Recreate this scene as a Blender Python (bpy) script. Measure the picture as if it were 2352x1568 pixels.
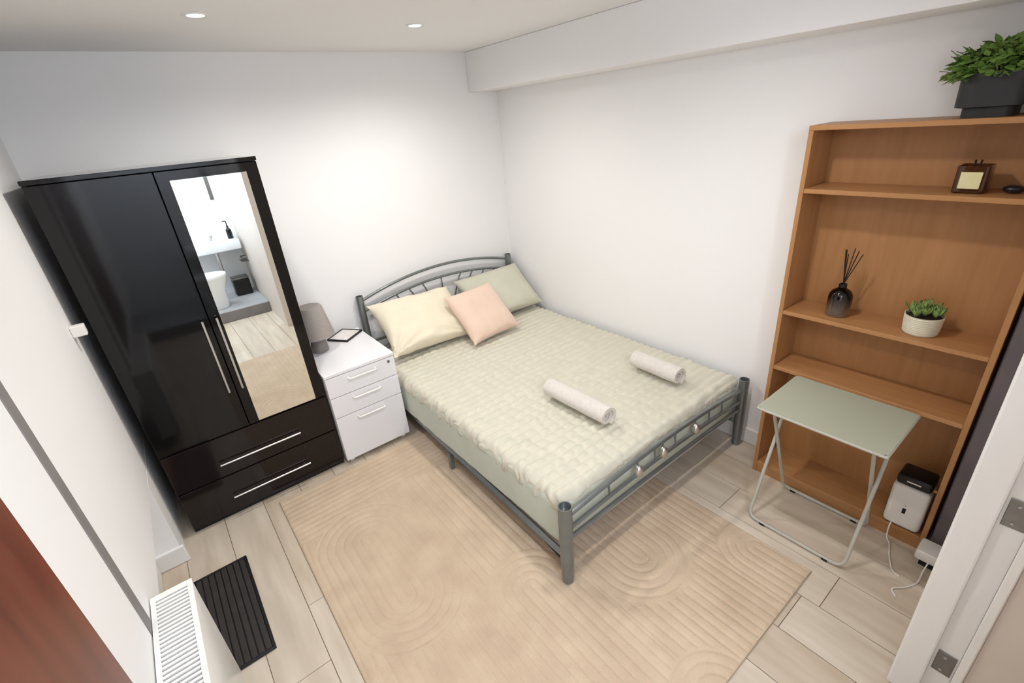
import bpy, bmesh, math, random
import numpy as np
from mathutils import Vector, Matrix, noise

random.seed(7)
S = bpy.context.scene
for o in list(bpy.data.objects):
    bpy.data.objects.remove(o)
C = S.collection

# ------------------------------------------------------------------ camera
CAM = Vector((-2.395, -3.191, 1.845))
YAW, PITCH, ROLL, FPX = -36.044, -25.154, -5.339, 1084.5
ya, pa, ra = map(math.radians, (YAW, PITCH, ROLL))
fw = Vector((-math.sin(ya) * math.cos(pa), math.cos(ya) * math.cos(pa), math.sin(pa)))
rt = Vector((math.cos(ya), math.sin(ya), 0))
up = rt.cross(fw)
rt2 = math.cos(ra) * rt + math.sin(ra) * up
up2 = -math.sin(ra) * rt + math.cos(ra) * up
cd = bpy.data.cameras.new('camera')
cd.sensor_width = 36.0
cd.lens = 36.0 * FPX / 2352.0
cd.clip_start = 0.02
cam = bpy.data.objects.new('camera', cd)
M = Matrix((rt2, up2, -fw)).transposed().to_4x4()
M.translation = CAM
cam.matrix_world = M
C.objects.link(cam)
S.camera = cam

# ------------------------------------------------------------------ world, exposure
W = bpy.data.worlds.new('world')
W.use_nodes = True
W.node_tree.nodes['Background'].inputs[0].default_value = (0.9, 0.95, 1.0, 1)
W.node_tree.nodes['Background'].inputs[1].default_value = 0.25
S.world = W
S.view_settings.view_transform = 'Standard'
S.view_settings.look = 'None'
S.view_settings.gamma = 1.0
S.view_settings.use_curve_mapping = False
S.view_settings.exposure = 0.13

LAMP_W = 33.0            # watts of each bedroom downlight
LAMP_COL = (1.0, 0.985, 0.962)
BATH_W = 50.0
FILL_E = 74.0           # glow of the fill-light globe added in the passage
BATH_COL = (0.80, 0.90, 1.0)


# ------------------------------------------------------------------ materials
def lin(c):
    r = []
    for v in c:
        v /= 255.0
        r.append(v / 12.92 if v <= 0.04045 else ((v + 0.055) / 1.055) ** 2.4)
    return (r[0], r[1], r[2], 1.0)


def mat(name, col, rough=0.5, metal=0.0, col2=None, scale=8.0, stretch=(1, 1, 1), detail=4.0,
        bump=0.0, bscale=None, coat=0.0, spec=0.5, trans=0.0, ior=1.45, sheen=0.0, emit=None, estr=0.0):
    m = bpy.data.materials.new(name)
    m.use_nodes = True
    nt = m.node_tree
    b = nt.nodes['Principled BSDF']
    b.inputs['Base Color'].default_value = lin(col)
    b.inputs['Roughness'].default_value = rough
    b.inputs['Metallic'].default_value = metal
    b.inputs['Coat Weight'].default_value = coat
    b.inputs['Coat Roughness'].default_value = 0.03
    b.inputs['Specular IOR Level'].default_value = spec
    b.inputs['Transmission Weight'].default_value = trans
    b.inputs['IOR'].default_value = ior
    b.inputs['Sheen Weight'].default_value = sheen
    if emit:
        b.inputs['Emission Color'].default_value = lin(emit)
        b.inputs['Emission Strength'].default_value = estr
    if col2 or bump:
        tc = nt.nodes.new('ShaderNodeTexCoord')
        mp = nt.nodes.new('ShaderNodeMapping')
        mp.inputs['Scale'].default_value = stretch
        nt.links.new(tc.outputs['Object'], mp.inputs['Vector'])
    if col2:
        n = nt.nodes.new('ShaderNodeTexNoise')
        n.inputs['Scale'].default_value = scale
        n.inputs['Detail'].default_value = detail
        nt.links.new(mp.outputs['Vector'], n.inputs['Vector'])
        r = nt.nodes.new('ShaderNodeValToRGB')
        r.color_ramp.elements[0].position = 0.3
        r.color_ramp.elements[1].position = 0.7
        r.color_ramp.elements[0].color = lin(col)
        r.color_ramp.elements[1].color = lin(col2)
        nt.links.new(n.outputs['Fac'], r.inputs['Fac'])
        nt.links.new(r.outputs['Color'], b.inputs['Base Color'])
    if bump:
        n2 = nt.nodes.new('ShaderNodeTexNoise')
        n2.inputs['Scale'].default_value = bscale or scale
        n2.inputs['Detail'].default_value = 3.0
        nt.links.new(mp.outputs['Vector'], n2.inputs['Vector'])
        bp = nt.nodes.new('ShaderNodeBump')
        bp.inputs['Strength'].default_value = bump
        bp.inputs['Distance'].default_value = 0.004
        nt.links.new(n2.outputs['Fac'], bp.inputs['Height'])
        nt.links.new(bp.outputs['Normal'], b.inputs['Normal'])
    return m


MT = dict(
    wall=mat('wall_paint', (243, 241, 239), 0.75, col2=(244, 242, 240), scale=2.0, bump=0.05, bscale=120),
    ceil=mat('ceiling_paint', (243, 242, 240), 0.8, col2=(245, 244, 242), scale=2.0),
    trim=mat('gloss_trim_paint', (236, 234, 230), 0.35, col2=(239, 237, 233), scale=3),
    subfloor=mat('grout', (128, 112, 92), 0.9),
    tilefloor=mat('bath_tile', (168, 168, 168), 0.35, col2=(184, 184, 184), scale=3),
    bathwall=mat('bath_wall', (240, 243, 246), 0.3, col2=(244, 246, 248), scale=2),
    greytrim=mat('grey_rubber_trim', (126, 121, 119), 0.6, col2=(136, 131, 128), scale=12),
    brown=mat('brown_wood_gloss', (122, 62, 40), 0.35, col2=(96, 46, 30), scale=3.0, stretch=(6, 6, 0.6)),
    beige=mat('beige_paint', (216, 204, 192), 0.55, col2=(222, 211, 200), scale=2),
    black_gloss=mat('black_gloss_laminate', (11, 11, 12), 0.06, col2=(14, 13, 14), scale=2, spec=0.4),
    black_matt=mat('black_carcass', (16, 15, 16), 0.35, col2=(20, 19, 20), scale=4),
    brown_gloss=mat('black_brown_gloss', (26, 19, 19), 0.10, col2=(32, 24, 23), scale=2, spec=0.4),
    mirror=mat('mirror_silver', (236, 240, 238), 0.005, metal=1.0, col2=(238, 242, 240), scale=1),
    chrome=mat('brushed_steel', (205, 203, 200), 0.28, metal=1.0, col2=(214, 212, 210), scale=30, stretch=(1, 1, 8)),
    bedmetal=mat('grey_bed_metal', (122, 127, 126), 0.28, metal=0.6, col2=(132, 137, 136), scale=14),
    white_lam=mat('white_laminate', (238, 236, 238), 0.28, col2=(241, 239, 240), scale=3),
    white_plastic=mat('white_plastic', (236, 232, 226), 0.35, col2=(240, 236, 230), scale=6),
    dark_gap=mat('dark_rubber', (22, 21, 22), 0.7, col2=(28, 27, 28), scale=20),
    lampgrey=mat('taupe_lamp_fabric', (150, 142, 136), 0.8, col2=(160, 152, 145), scale=160, bump=0.1, bscale=300),
    lampbase=mat('taupe_ceramic', (128, 121, 116), 0.35, col2=(136, 129, 124), scale=10),
    paper=mat('white_print', (240, 234, 230), 0.4, col2=(226, 218, 214), scale=20),
    sheet=mat('sage_sheet', (194, 201, 184), 0.85, col2=(201, 207, 191), scale=5, bump=0.25, bscale=9, sheen=0.2),
    spread=mat('pale_sage_bedspread', (212, 205, 186), 0.9, col2=(203, 199, 181), scale=18, bump=0.2, bscale=160, sheen=0.2),
    pillow_l=mat('cream_pillowcase', (235, 224, 199), 0.85, col2=(230, 220, 196), scale=6, bump=0.15, bscale=12, sheen=0.2),
    pillow_r=mat('sage_pillowcase', (206, 203, 183), 0.85, col2=(198, 196, 176), scale=6, bump=0.15, bscale=12, sheen=0.2),
    pink=mat('pink_cushion_cover', (232, 204, 184), 0.9, col2=(225, 196, 176), scale=9, bump=0.1, bscale=200, sheen=0.3),
    towel=mat('white_towel', (222, 214, 205), 0.95, col2=(212, 204, 194), scale=60, bump=0.5, bscale=260, sheen=0.4),
    towel_in=mat('white_towel_edge', (205, 202, 190), 0.95, col2=(190, 187, 175), scale=60, bump=0.5, bscale=260),
    rug=mat('beige_carved_pile', (206, 183, 156), 0.97, col2=(190, 166, 140), scale=7, detail=6, bump=0.5, bscale=220, sheen=0.3),
    rugedge=mat('rug_binding', (178, 156, 130), 0.95, col2=(166, 144, 120), scale=80),
    wood=mat('beech_laminate', (178, 129, 83), 0.42, col2=(166, 118, 73), scale=3.5, stretch=(9, 0.8, 9), bump=0.03, bscale=60),
    wood_v=mat('beech_laminate_upright', (178, 129, 83), 0.42, col2=(166, 118, 73), scale=3.5, stretch=(9, 9, 0.8), bump=0.03, bscale=60),
    tan=mat('tan_wood', (196, 160, 126), 0.5, col2=(184, 146, 112), scale=8),
    tabletop=mat('sage_table_top', (176, 178, 157), 0.35, col2=(170, 173, 153), scale=3),
    cream_metal=mat('cream_table_tube', (188, 184, 172), 0.35, col2=(180, 176, 164), scale=10),
    radiator=mat('radiator_enamel', (238, 236, 232), 0.3, col2=(241, 239, 235), scale=5),
    rad_dark=mat('radiator_inside', (60, 58, 55), 0.8, col2=(70, 68, 64), scale=10),
    mat_rib=mat('black_ribbed_mat', (52, 47, 45), 0.55, col2=(44, 40, 39), scale=14, bump=0.2, bscale=120),
    mat_edge=mat('black_mat_edge', (16, 14, 14), 0.5, col2=(20, 18, 18), scale=20),
    glass_cl=mat('clear_glass', (250, 250, 250), 0.02, trans=1.0, col2=(252, 252, 252), scale=1),
    amber=mat('amber_glass', (120, 78, 48), 0.05, trans=0.75, col2=(128, 84, 52), scale=3),
    wax=mat('cream_wax', (226, 219, 170), 0.55, col2=(214, 206, 152), scale=12),
    black_sat=mat('black_satin', (14, 13, 13), 0.3, col2=(18, 17, 17), scale=10),
    reed=mat('black_reed', (26, 20, 18), 0.7, col2=(34, 27, 24), scale=60),
    pot_black=mat('black_planter', (36, 36, 37), 0.5, col2=(42, 42, 43), scale=14),
    pot_cream=mat('cream_ribbed_pot', (222, 216, 196), 0.6, col2=(212, 206, 184), scale=20),
    soil=mat('soil', (42, 34, 28), 0.95, col2=(58, 46, 36), scale=60),
    leaf=mat('box_leaf', (98, 136, 56), 0.45, col2=(142, 172, 88), scale=9),
    succ=mat('succulent_leaf', (138, 160, 88), 0.4, col2=(108, 136, 74), scale=14),
    stem=mat('stem', (84, 92, 48), 0.7, col2=(70, 78, 40), scale=20),
    pebble=mat('black_pebble', (28, 27, 30), 0.25, col2=(36, 35, 38), scale=14),
    steel=mat('hinge_steel', (120, 118, 116), 0.35, metal=0.9, col2=(132, 130, 128), scale=25),
    led=mat('lit_lens', (255, 250, 240), 0.3, emit=(255, 246, 232), estr=14.0),
    porcelain=mat('porcelain', (244, 246, 248), 0.12, col2=(246, 248, 250), scale=2, coat=0.3),
)
# diffuser bottle: the glass itself is tinted dark at the shoulder and clear at the foot
m = bpy.data.materials.new('smoked_glass_ombre')
m.use_nodes = True
nt = m.node_tree
b = nt.nodes['Principled BSDF']
b.inputs['Transmission Weight'].default_value = 0.85
b.inputs['Roughness'].default_value = 0.04
tc = nt.nodes.new('ShaderNodeTexCoord')
sp = nt.nodes.new('ShaderNodeSeparateXYZ')
rp = nt.nodes.new('ShaderNodeValToRGB')
rp.color_ramp.elements[0].position = 0.15
rp.color_ramp.elements[1].position = 0.62
rp.color_ramp.elements[0].color = lin((200, 180, 160))
rp.color_ramp.elements[1].color = lin((24, 20, 20))
nt.links.new(tc.outputs['Generated'], sp.inputs[0])
nt.links.new(sp.outputs['Z'], rp.inputs['Fac'])
nt.links.new(rp.outputs['Color'], b.inputs['Base Color'])
MT['smoke'] = m


def plank_mat(i):
    base = [(215, 201, 182), (208, 193, 173), (220, 207, 190), (212, 198, 180)][i]
    dark = [(192, 175, 153), (186, 168, 145), (197, 182, 161), (189, 174, 154)][i]
    return mat('plank_oak_%s' % 'abcd'[i], base, 0.38, col2=dark, scale=2.6, stretch=(7, 0.9, 1), detail=8, bump=0.03, bscale=30)


PLANKS = [plank_mat(i) for i in range(4)]


# ------------------------------------------------------------------ object helpers
ORG = {}


def mesh_from(bm_or, name, smooth=False, angle=0.7):
    if isinstance(bm_or, bmesh.types.BMesh):
        me = bpy.data.meshes.new(name)
        bmesh.ops.recalc_face_normals(bm_or, faces=bm_or.faces)
        bm_or.to_mesh(me)
        bm_or.free()
    else:
        me = bpy.data.meshes.new(name)
        v, f = bm_or
        me.from_pydata(v, [], f)
    if smooth:
        me.shade_smooth()
        me.set_sharp_from_angle(angle=angle)
    return me


def put(name, bm, material, parent=None, smooth=False, angle=0.7, label=None, origin=None):
    """link a mesh given in world coordinates as ONE object (child of parent)"""
    me = mesh_from(bm, name, smooth, angle)
    o = bpy.data.objects.new(name, me)
    if material is not None:
        me.materials.append(MT[material] if isinstance(material, str) else material)
    if parent is not None:
        org = ORG[parent.name]
        me.transform(Matrix.Translation(-org))
        o.parent = parent
        C.objects.link(o)
        ORG[o.name] = org
    else:
        if origin is None:
            vs = [v.co for v in me.vertices]
            lo = [min(v[k] for v in vs) for k in range(3)]
            hi = [max(v[k] for v in vs) for k in range(3)]
            origin = Vector(((lo[0] + hi[0]) / 2, (lo[1] + hi[1]) / 2, lo[2]))
        me.transform(Matrix.Translation(-Vector(origin)))
        o.location = origin
        C.objects.link(o)
        ORG[o.name] = Vector(origin)
    if label:
        o['label'] = label
    return o


def tag(o, label, cat, group=None):
    o['label'] = label
    o['category'] = cat
    if group:
        o['group'] = group
    return o


def thing(name, label, cat, loc, group=None):
    o = bpy.data.objects.new(name, None)
    o.empty_display_size = 0.05
    o.location = loc
    C.objects.link(o)
    ORG[o.name] = Vector(loc)
    return tag(o, label, cat, group)


def struct(name, bm, material, label=None, smooth=False):
    o = put(name, bm, material, None, smooth)
    o['kind'] = 'structure'
    if label:
        o['label'] = label
    return o


def box(x0, x1, y0, y1, z0, z1, bev=0.0, seg=2, bm=None):
    own = bm is None
    bm = bm or bmesh.new()
    g = bmesh.ops.create_cube(bm, size=1.0)
    vs = g['verts']
    for v in vs:
        v.co = Vector(((x0 + x1) / 2 + v.co.x * (x1 - x0), (y0 + y1) / 2 + v.co.y * (y1 - y0), (z0 + z1) / 2 + v.co.z * (z1 - z0)))
    if bev > 0:
        es = list({e for v in vs for e in v.link_edges})
        bmesh.ops.bevel(bm, geom=es, offset=bev, segments=seg, profile=0.5, affect='EDGES')
    return bm


def tube(pts, r, n=10, bm=None, cap=True, closed=False):
    bm = bm or bmesh.new()
    pts = [Vector(p) for p in pts]
    rs = r if isinstance(r, (list, tuple)) else [r] * len(pts)
    k = len(pts)
    rings = []
    t0 = (pts[1] - pts[0]).normalized()
    a = Vector((0, 0, 1)) if abs(t0.z) < 0.9 else Vector((1, 0, 0))
    nrm = (a - t0 * a.dot(t0)).normalized()
    for i in range(k):
        if closed:
            t = (pts[(i + 1) % k] - pts[i - 1]).normalized()
        elif i == 0:
            t = t0
        elif i == k - 1:
            t = (pts[-1] - pts[-2]).normalized()
        else:
            t = ((pts[i + 1] - pts[i]).normalized() + (pts[i] - pts[i - 1]).normalized())
            t = t.normalized() if t.length > 1e-6 else (pts[i + 1] - pts[i]).normalized()
        nrm = (nrm - t * nrm.dot(t)).normalized()
        bn = t.cross(nrm)
        rings.append([bm.verts.new(pts[i] + rs[i] * (math.cos(2 * math.pi * j / n) * nrm + math.sin(2 * math.pi * j / n) * bn)) for j in range(n)])
    for i in range(k if closed else k - 1):
        A, B = rings[i], rings[(i + 1) % k]
        for j in range(n):
            bm.faces.new((A[j], A[(j + 1) % n], B[(j + 1) % n], B[j]))
    if cap and not closed:
        bm.faces.new(rings[0][::-1])
        bm.faces.new(rings[-1])
    return bm


def lathe(prof, cx, cy, n=32, bm=None, rib=None):
    """prof: list of (r, z), spun about the vertical through cx, cy"""
    bm = bm or bmesh.new()
    rings = []
    for r, z in prof:
        if r < 1e-5:
            rings.append([bm.verts.new((cx, cy, z))])
        else:
            rings.append([bm.verts.new((cx + r * math.cos(2 * math.pi * j / n), cy + r * math.sin(2 * math.pi * j / n), z)) for j in range(n)])
    for A, B in zip(rings, rings[1:]):
        if len(A) == 1 and len(B) == 1:
            continue
        for j in range(n):
            q = [A[j % len(A)], A[(j + 1) % len(A)], B[(j + 1) % len(B)], B[j % len(B)]]
            u = []
            for v in q:
                if v not in u:
                    u.append(v)
            if len(u) > 2:
                bm.faces.new(u)
    return bm


def arc(p0, p1, rise, n=24, axis=(0, 0, 1)):
    p0, p1, ax = Vector(p0), Vector(p1), Vector(axis)
    out = []
    for i in range(n + 1):
        t = i / n
        out.append(p0.lerp(p1, t) + ax * rise * (1 - (2 * t - 1) ** 2))
    return out


def round_poly(corners, r, n=6, closed=True):
    """round the corners of a 3D polyline"""
    P = [Vector(c) for c in corners]
    out = []
    k = len(P)
    for i in range(k):
        if not closed and i in (0, k - 1):
            out.append(P[i])
            continue
        a, b_, c = P[i - 1], P[i], P[(i + 1) % k]
        d1 = (a - b_).normalized()
        d2 = (c - b_).normalized()
        rr = min(r, (a - b_).length * 0.45, (c - b_).length * 0.45)
        s, e = b_ + d1 * rr, b_ + d2 * rr
        for j in range(n + 1):
            t = j / n
            out.append((1 - t) ** 2 * s + 2 * t * (1 - t) * b_ + t * t * e)
    return out


def ball(c, r, sx=1, sy=1, sz=1, u=14, v=8, bm=None):
    bm = bm or bmesh.new()
    g = bmesh.ops.create_uvsphere(bm, u_segments=u, v_segments=v, radius=1.0)
    for q in g['verts']:
        q.co = Vector((c[0] + q.co.x * r * sx, c[1] + q.co.y * r * sy, c[2] + q.co.z * r * sz))
    return bm


# =================================================================== THE SETTING
ZC = 2.29
XL, YB = -2.76, -4.95
# floor with planks of its own
fl = struct('floor', box(-3.0, 0.12, -4.14, 0.12, -0.06, -0.004), 'subfloor', 'wood-look floor of pale oak planks laid lengthwise')
PW = 0.1975
seams = [-2.565 + PW * i for i in range(-2, 14)]
rj = random.Random(3)
joint = {0: -1.30, 1: -1.76, 2: -1.46, 10: -2.876}
for i in range(len(seams) - 1):
    x0, x1 = seams[i] + 0.0012, min(seams[i + 1] - 0.0012, -0.001)
    if x0 > -0.03:
        continue
    row = i - 1          # row 1 spans -2.565 .. -2.3675
    off = joint.get(row, -(0.2 + 0.47 * ((row * 7) % 5) % 1.2))
    ys = [off + 1.2 * k for k in range(-4, 5)]
    ys = [0.0] + sorted([y for y in ys if -4.12 < y < -0.03], reverse=True) + [-4.13]
    for a, c in zip(ys, ys[1:]):
        if abs(a - c) < 0.02:
            continue
        put('plank', box(x0, x1, c + 0.0012, a - 0.0012, -0.004, 0.0, 0.0010, 1), PLANKS[rj.randrange(4)], fl)

struct('ceiling', box(-3.0, 0.12, YB - 0.1, 0.12, ZC, ZC + 0.08), 'ceil', 'plain white ceiling with recessed downlights')
struct('wall_back', box(-3.0, 0.12, 0.0, 0.1, 0.0, ZC), 'wall', 'white wall behind the wardrobe and the bed head')
struct('wall_right', box(0.0, 0.1, -3.40, 0.0, 0.0, ZC), 'wall', 'white wall along the bed and behind the bookcase')
struct('trim_1', box(-0.25, 0.0, -3.162, -0.0005, 2.042, ZC - 0.0005, 0.004, 2), 'wall', 'boxed white bulkhead along the top of the right wall')
# left wall: upper part stands proud of a recess near the floor
bm = box(XL - 0.12, XL, YB, -0.0005, 0.47, ZC - 0.0005, 0.006, 2)
struct('wall_left', bm, 'wall', 'white left wall above the radiator, with a rounded lower edge')
struct('wall_left_recess', box(-3.0, -2.885, YB, -0.775, 0.0, 0.47), 'wall', 'set-back lower strip of the left wall')
struct('wall_pier', box(-3.0, XL, -0.775, -0.0005, 0.0, 0.4695), 'wall', 'low white wall pier beside the black wardrobe')


def skirting(name, x0, x1, y0, y1, h=0.10):
    struct(name, box(x0, x1, y0, y1, 0.0005, h, 0.006, 2), 'trim', 'white skirting board')


skirting('baseboard_right', -0.016, -0.0005, -2.30, -0.02)
skirting('baseboard_back', -2.68, -0.02, -0.016, -0.0005)
skirting('baseboard_pier', -2.884, -2.744, -0.793, -0.7755)
skirting('baseboard_left', -2.884, -2.868, -4.10, -0.795)
# vertical grey strip on the left wall
struct('trim_2', box(XL - 0.002, XL + 0.003, -1.785, -1.730, 0.472, ZC - 0.002, 0.001, 1), 'greytrim', 'dark grey vertical strip let into the left wall')

# near wall stub with the door frame on its end
struct('wall_front', box(-0.862, -0.0005, -3.40, -3.163, 0.0, ZC - 0.0005), 'wall', 'wall stub beside the bookcase carrying the door frame')
dj = struct('door_1', box(-0.905, -0.863, -3.205, -3.131, 0.0005, 2.05, 0.006, 2), 'trim', 'white painted door frame at the near right edge')
put('rebate', box(-0.880, -0.863, -3.262, -3.2055, 0.0005, 2.05), 'trim', dj)
put('door_stop', box(-0.900, -0.863, -3.284, -3.2625, 0.0005, 2.05, 0.003, 1), 'trim', dj)
put('reveal', box(-0.885, -0.863, -3.40, -3.2845, 0.0005, 2.05, 0.003, 1), 'beige', dj)
for z in (0.20, 0.82):
    h = put('hinge_plate', box(-0.8835, -0.8805, -3.257, -3.212, z - 0.045, z + 0.045, 0.001, 1), 'steel', dj, label='grey steel plate')
    for dz in (-0.028, 0.028):
        put('screw', lathe([(0.0, z + dz - 0.003), (0.005, z + dz - 0.002), (0.005, z + dz + 0.002), (0.0, z + dz + 0.003)], -0.8845, -3.232, 10), 'chrome', h)

# hall and shower room behind the viewer, seen in the wardrobe mirror
struct('wall_hall', box(-1.50, -0.863, YB, -3.405, 0.0, ZC - 0.0005), 'beige', 'cream wall of the passage')
struct('wall_bath', box(-3.0, -1.50, YB - 0.1, YB, 0.0, ZC - 0.0005), 'bathwall', 'white wall of the shower room')
st = struct('floor_bath', box(-2.884, -1.501, YB + 0.0005, -4.145, -0.06, 0.125, 0.006, 2), 'tilefloor', 'raised grey floor of the shower room')
struct('trim_3', box(-2.884, -1.501, -4.144, -4.128, 0.0005, 0.12, 0.004, 1), 'greytrim', 'grey riser of the step to the shower room')


# =================================================================== LIGHTS OF THE ROOM AND AN ADDED FILL GLOBE
def downlight(x, y, label, watts, col, shown=True):
    t = thing('downlight', label, 'ceiling light', (x, y, ZC), 'recessed ceiling downlights')
    put('bezel', lathe([(0.030, ZC - 0.001), (0.030, ZC - 0.004), (0.042, ZC - 0.005), (0.045, ZC - 0.003), (0.045, ZC - 0.0005), (0.030, ZC - 0.001)], x, y, 28), 'trim', t, True)
    put('lens', lathe([(0.0, ZC - 0.002), (0.029, ZC - 0.002), (0.029, ZC - 0.0008), (0.0, ZC - 0.0008)], x, y, 24), 'led', t)
    ld = bpy.data.lights.new('downlight_lamp', 'SPOT')
    ld.energy = watts
    ld.color = col
    ld.spot_size = math.radians(168)
    ld.spot_blend = 0.92
    ld.shadow_soft_size = 0.035
    lo = bpy.data.objects.new('downlight_lamp', ld)
    lo.parent = t
    lo.location = (0, 0, -0.045)
    C.objects.link(lo)


downlight(-1.99, -0.846, 'lit recessed ceiling downlight above the black wardrobe', LAMP_W * 0.85, LAMP_COL)
downlight(-1.059, -0.806, 'lit recessed ceiling downlight above the bed head', LAMP_W, LAMP_COL)
downlight(-1.99, -2.25, 'recessed ceiling downlight near the radiator, out of view', LAMP_W * 0.6, LAMP_COL)
downlight(-1.059, -2.25, 'recessed ceiling downlight above the bed foot, out of view', LAMP_W * 0.90, LAMP_COL)
dm = thing('fill_globe', 'added fill-light globe hanging in the passage behind the viewer', 'ceiling light', (-1.95, -3.72, ZC))  # unseen globe, added behind the viewer to fill the room with light
put('fill_mount', lathe([(0.0, ZC - 0.0005), (0.05, ZC - 0.0005), (0.045, ZC - 0.025), (0.0, ZC - 0.03)], -1.95, -3.72, 24), 'trim', dm, True)
put('fill_flex', tube([(-1.95, -3.72, ZC - 0.029), (-1.95, -3.72, ZC - 0.125)], 0.004, 8), 'trim', dm, True)
put('globe', ball((-1.95, -3.72, ZC - 0.24), 0.115, u=28, v=16),
    mat('fill_globe_glow', (250, 250, 250), 0.3, emit=(222, 236, 255), estr=FILL_E), dm, True)
downlight(-2.10, -4.55, 'recessed ceiling downlight in the shower room', BATH_W, BATH_COL)

# =================================================================== RUG
RX0, RX1, RY1, RY0 = -2.296, -0.647, -2.788, -0.69
st_ = 0.0055
nx = int((RX1 - RX0) / st_)
ny = int((RY0 - RY1) / st_)
gx = np.linspace(RX0, RX1, nx + 1)
gy = np.linspace(RY1, RY0, ny + 1)
X, Y = np.meshgrid(gx, gy, indexing='ij')
SPC = 0.040


def stadium(cx, ya_, yb_):
    yy = np.clip(Y, min(ya_, yb_), max(ya_, yb_))
    return np.hypot(X - cx, Y - yy)


field = X + 0.006 * np.sin(Y * 2.1)               # long lines towards the viewer
zone = Y > -1.13 + 0.10 * np.sin((X + 2.3) * 3.0)
field = np.where(zone, Y + 0.5 * SPC, field)      # cross lines by the wardrobe
for cx, a, c, R in ((-2.02, -1.30, -1.72, 0.26), (-1.58, -2.05, -3.2, 0.20), (-1.12, -1.2, -2.26, 0.235),
                    (-0.70, -2.58, -3.2, 0.17), (-1.38, -2.80, -3.3, 0.17)):
    d = stadium(cx, a, c)
    field = np.where(d < R, d, field)
ph = (field / SPC) % 1.0
groove = np.exp(-((np.minimum(ph, 1 - ph) * SPC) / 0.0055) ** 2)
rs = np.random.RandomState(2)
Z = 0.0125 - 0.0052 * groove + rs.uniform(-0.0006, 0.0006, X.shape)
edge = np.minimum(np.minimum(X - RX0, RX1 - X), np.minimum(Y - RY1, RY0 - Y))
Z = np.where(edge < 0.004, 0.0075, Z)
V = np.stack([X.ravel(), Y.ravel(), Z.ravel()], 1)
idx = np.arange((nx + 1) * (ny + 1)).reshape(nx + 1, ny + 1)
Q = np.stack([idx[:-1, :-1], idx[1:, :-1], idx[1:, 1:], idx[:-1, 1:]], -1).reshape(-1, 4)


def np_mesh(name, V, Q, smooth=True):
    me = bpy.data.meshes.new(name)
    me.vertices.add(len(V))
    me.vertices.foreach_set('co', V.astype(np.float32).ravel())
    me.loops.add(Q.size)
    me.loops.foreach_set('vertex_index', Q.astype(np.int32).ravel())
    me.polygons.add(len(Q))
    me.polygons.foreach_set('loop_start', np.arange(0, Q.size, Q.shape[1], dtype=np.int32))
    me.update(calc_edges=True)
    me.validate()
    if smooth:
        me.shade_smooth()
    return me


def put_me(name, me, material, parent):
    me.materials.append(MT[material])
    me.transform(Matrix.Translation(-ORG[parent.name]))
    o = bpy.data.objects.new(name, me)
    o.parent = parent
    C.objects.link(o)
    ORG[o.name] = ORG[parent.name]
    return o


rug = thing('rug', 'large beige rug with carved arches and lines under the bed', 'rug', ((RX0 + RX1) / 2, (RY0 + RY1) / 2, 0))
put_me('pile', np_mesh('pile', V, Q), 'rug', rug)
put('backing', box(RX0 - 0.002, RX1 + 0.002, RY1 - 0.002, RY0 + 0.002, 0.0005, 0.006, 0.0015, 1), 'rugedge', rug)

# =================================================================== BED
BXR, BXL, BYF, BYH = -0.063, -1.443, -2.134, -0.045
HXR, HXL = -0.068, -1.379
bed = thing('double_bed', 'grey metal double bed frame with arched rails at head and foot', 'bed', (-0.75, -1.09, 0))
RUGZ = 0.0135


def post(x, y, z0, z1, r):
    bm = lathe([(r * 0.82, z0), (r * 0.9, z0 + 0.01), (r, z0 + 0.12), (r, z1), (r - 0.004, z1), (r - 0.004, z1 - 0.03), (0.0, z1 - 0.03)], x, y, 24)
    bm.faces.new([v for v in bm.verts if abs(v.co.z - z0) < 1e-6][::-1])
    return bm


put('foot_post', post(BXL, BYF, RUGZ, 0.437, 0.029), 'bedmetal', bed, True)
put('foot_post', post(BXR, BYF, 0.0005, 0.437, 0.027), 'bedmetal', bed, True)
put('head_post', post(HXL, BYH, 0.0005, 0.823, 0.025), 'bedmetal', bed, True)
put('head_post', post(HXR, BYH, 0.0005, 0.823, 0.025), 'bedmetal', bed, True)
for a, c, rise, r in (((HXL, BYH, 0.783), (HXR, BYH, 0.783), 0.103, 0.0105), ((HXL, BYH, 0.702), (HXR, BYH, 0.702), 0.093, 0.0095)):
    put('head_rail', tube(arc(a, c, rise), r, 10), 'bedmetal', bed, True)
put('head_rail', tube([(HXL, BYH, 0.47), (HXR, BYH, 0.47)], 0.011, 10), 'bedmetal', bed, True)
tops = [-1.225, -1.110, -1.003, -0.889, -0.722, -0.540, -0.432, -0.322, -0.218]
bots = [-1.185, -1.056, -0.940, -0.835, -0.722, -0.610, -0.500, -0.378, -0.258]
xm = (HXL + HXR) / 2
hw = (HXR - HXL) / 2
for tx, bx in zip(tops, bots):
    zt = 0.702 + 0.093 * (1 - ((tx - xm) / hw) ** 2)
    k = (zt - 0.47) / max(zt - 0.67, 0.05)
    ex = tx + (bx - tx) * min(k, 1.9)
    pts = []
    for i in range(9):
        t = i / 8
        pts.append((tx + (ex - tx) * (t ** 0.8), BYH, zt + (0.47 - zt) * t))
    put('spindle', tube(pts, 0.0055, 8), 'bedmetal', bed, True)
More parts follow.
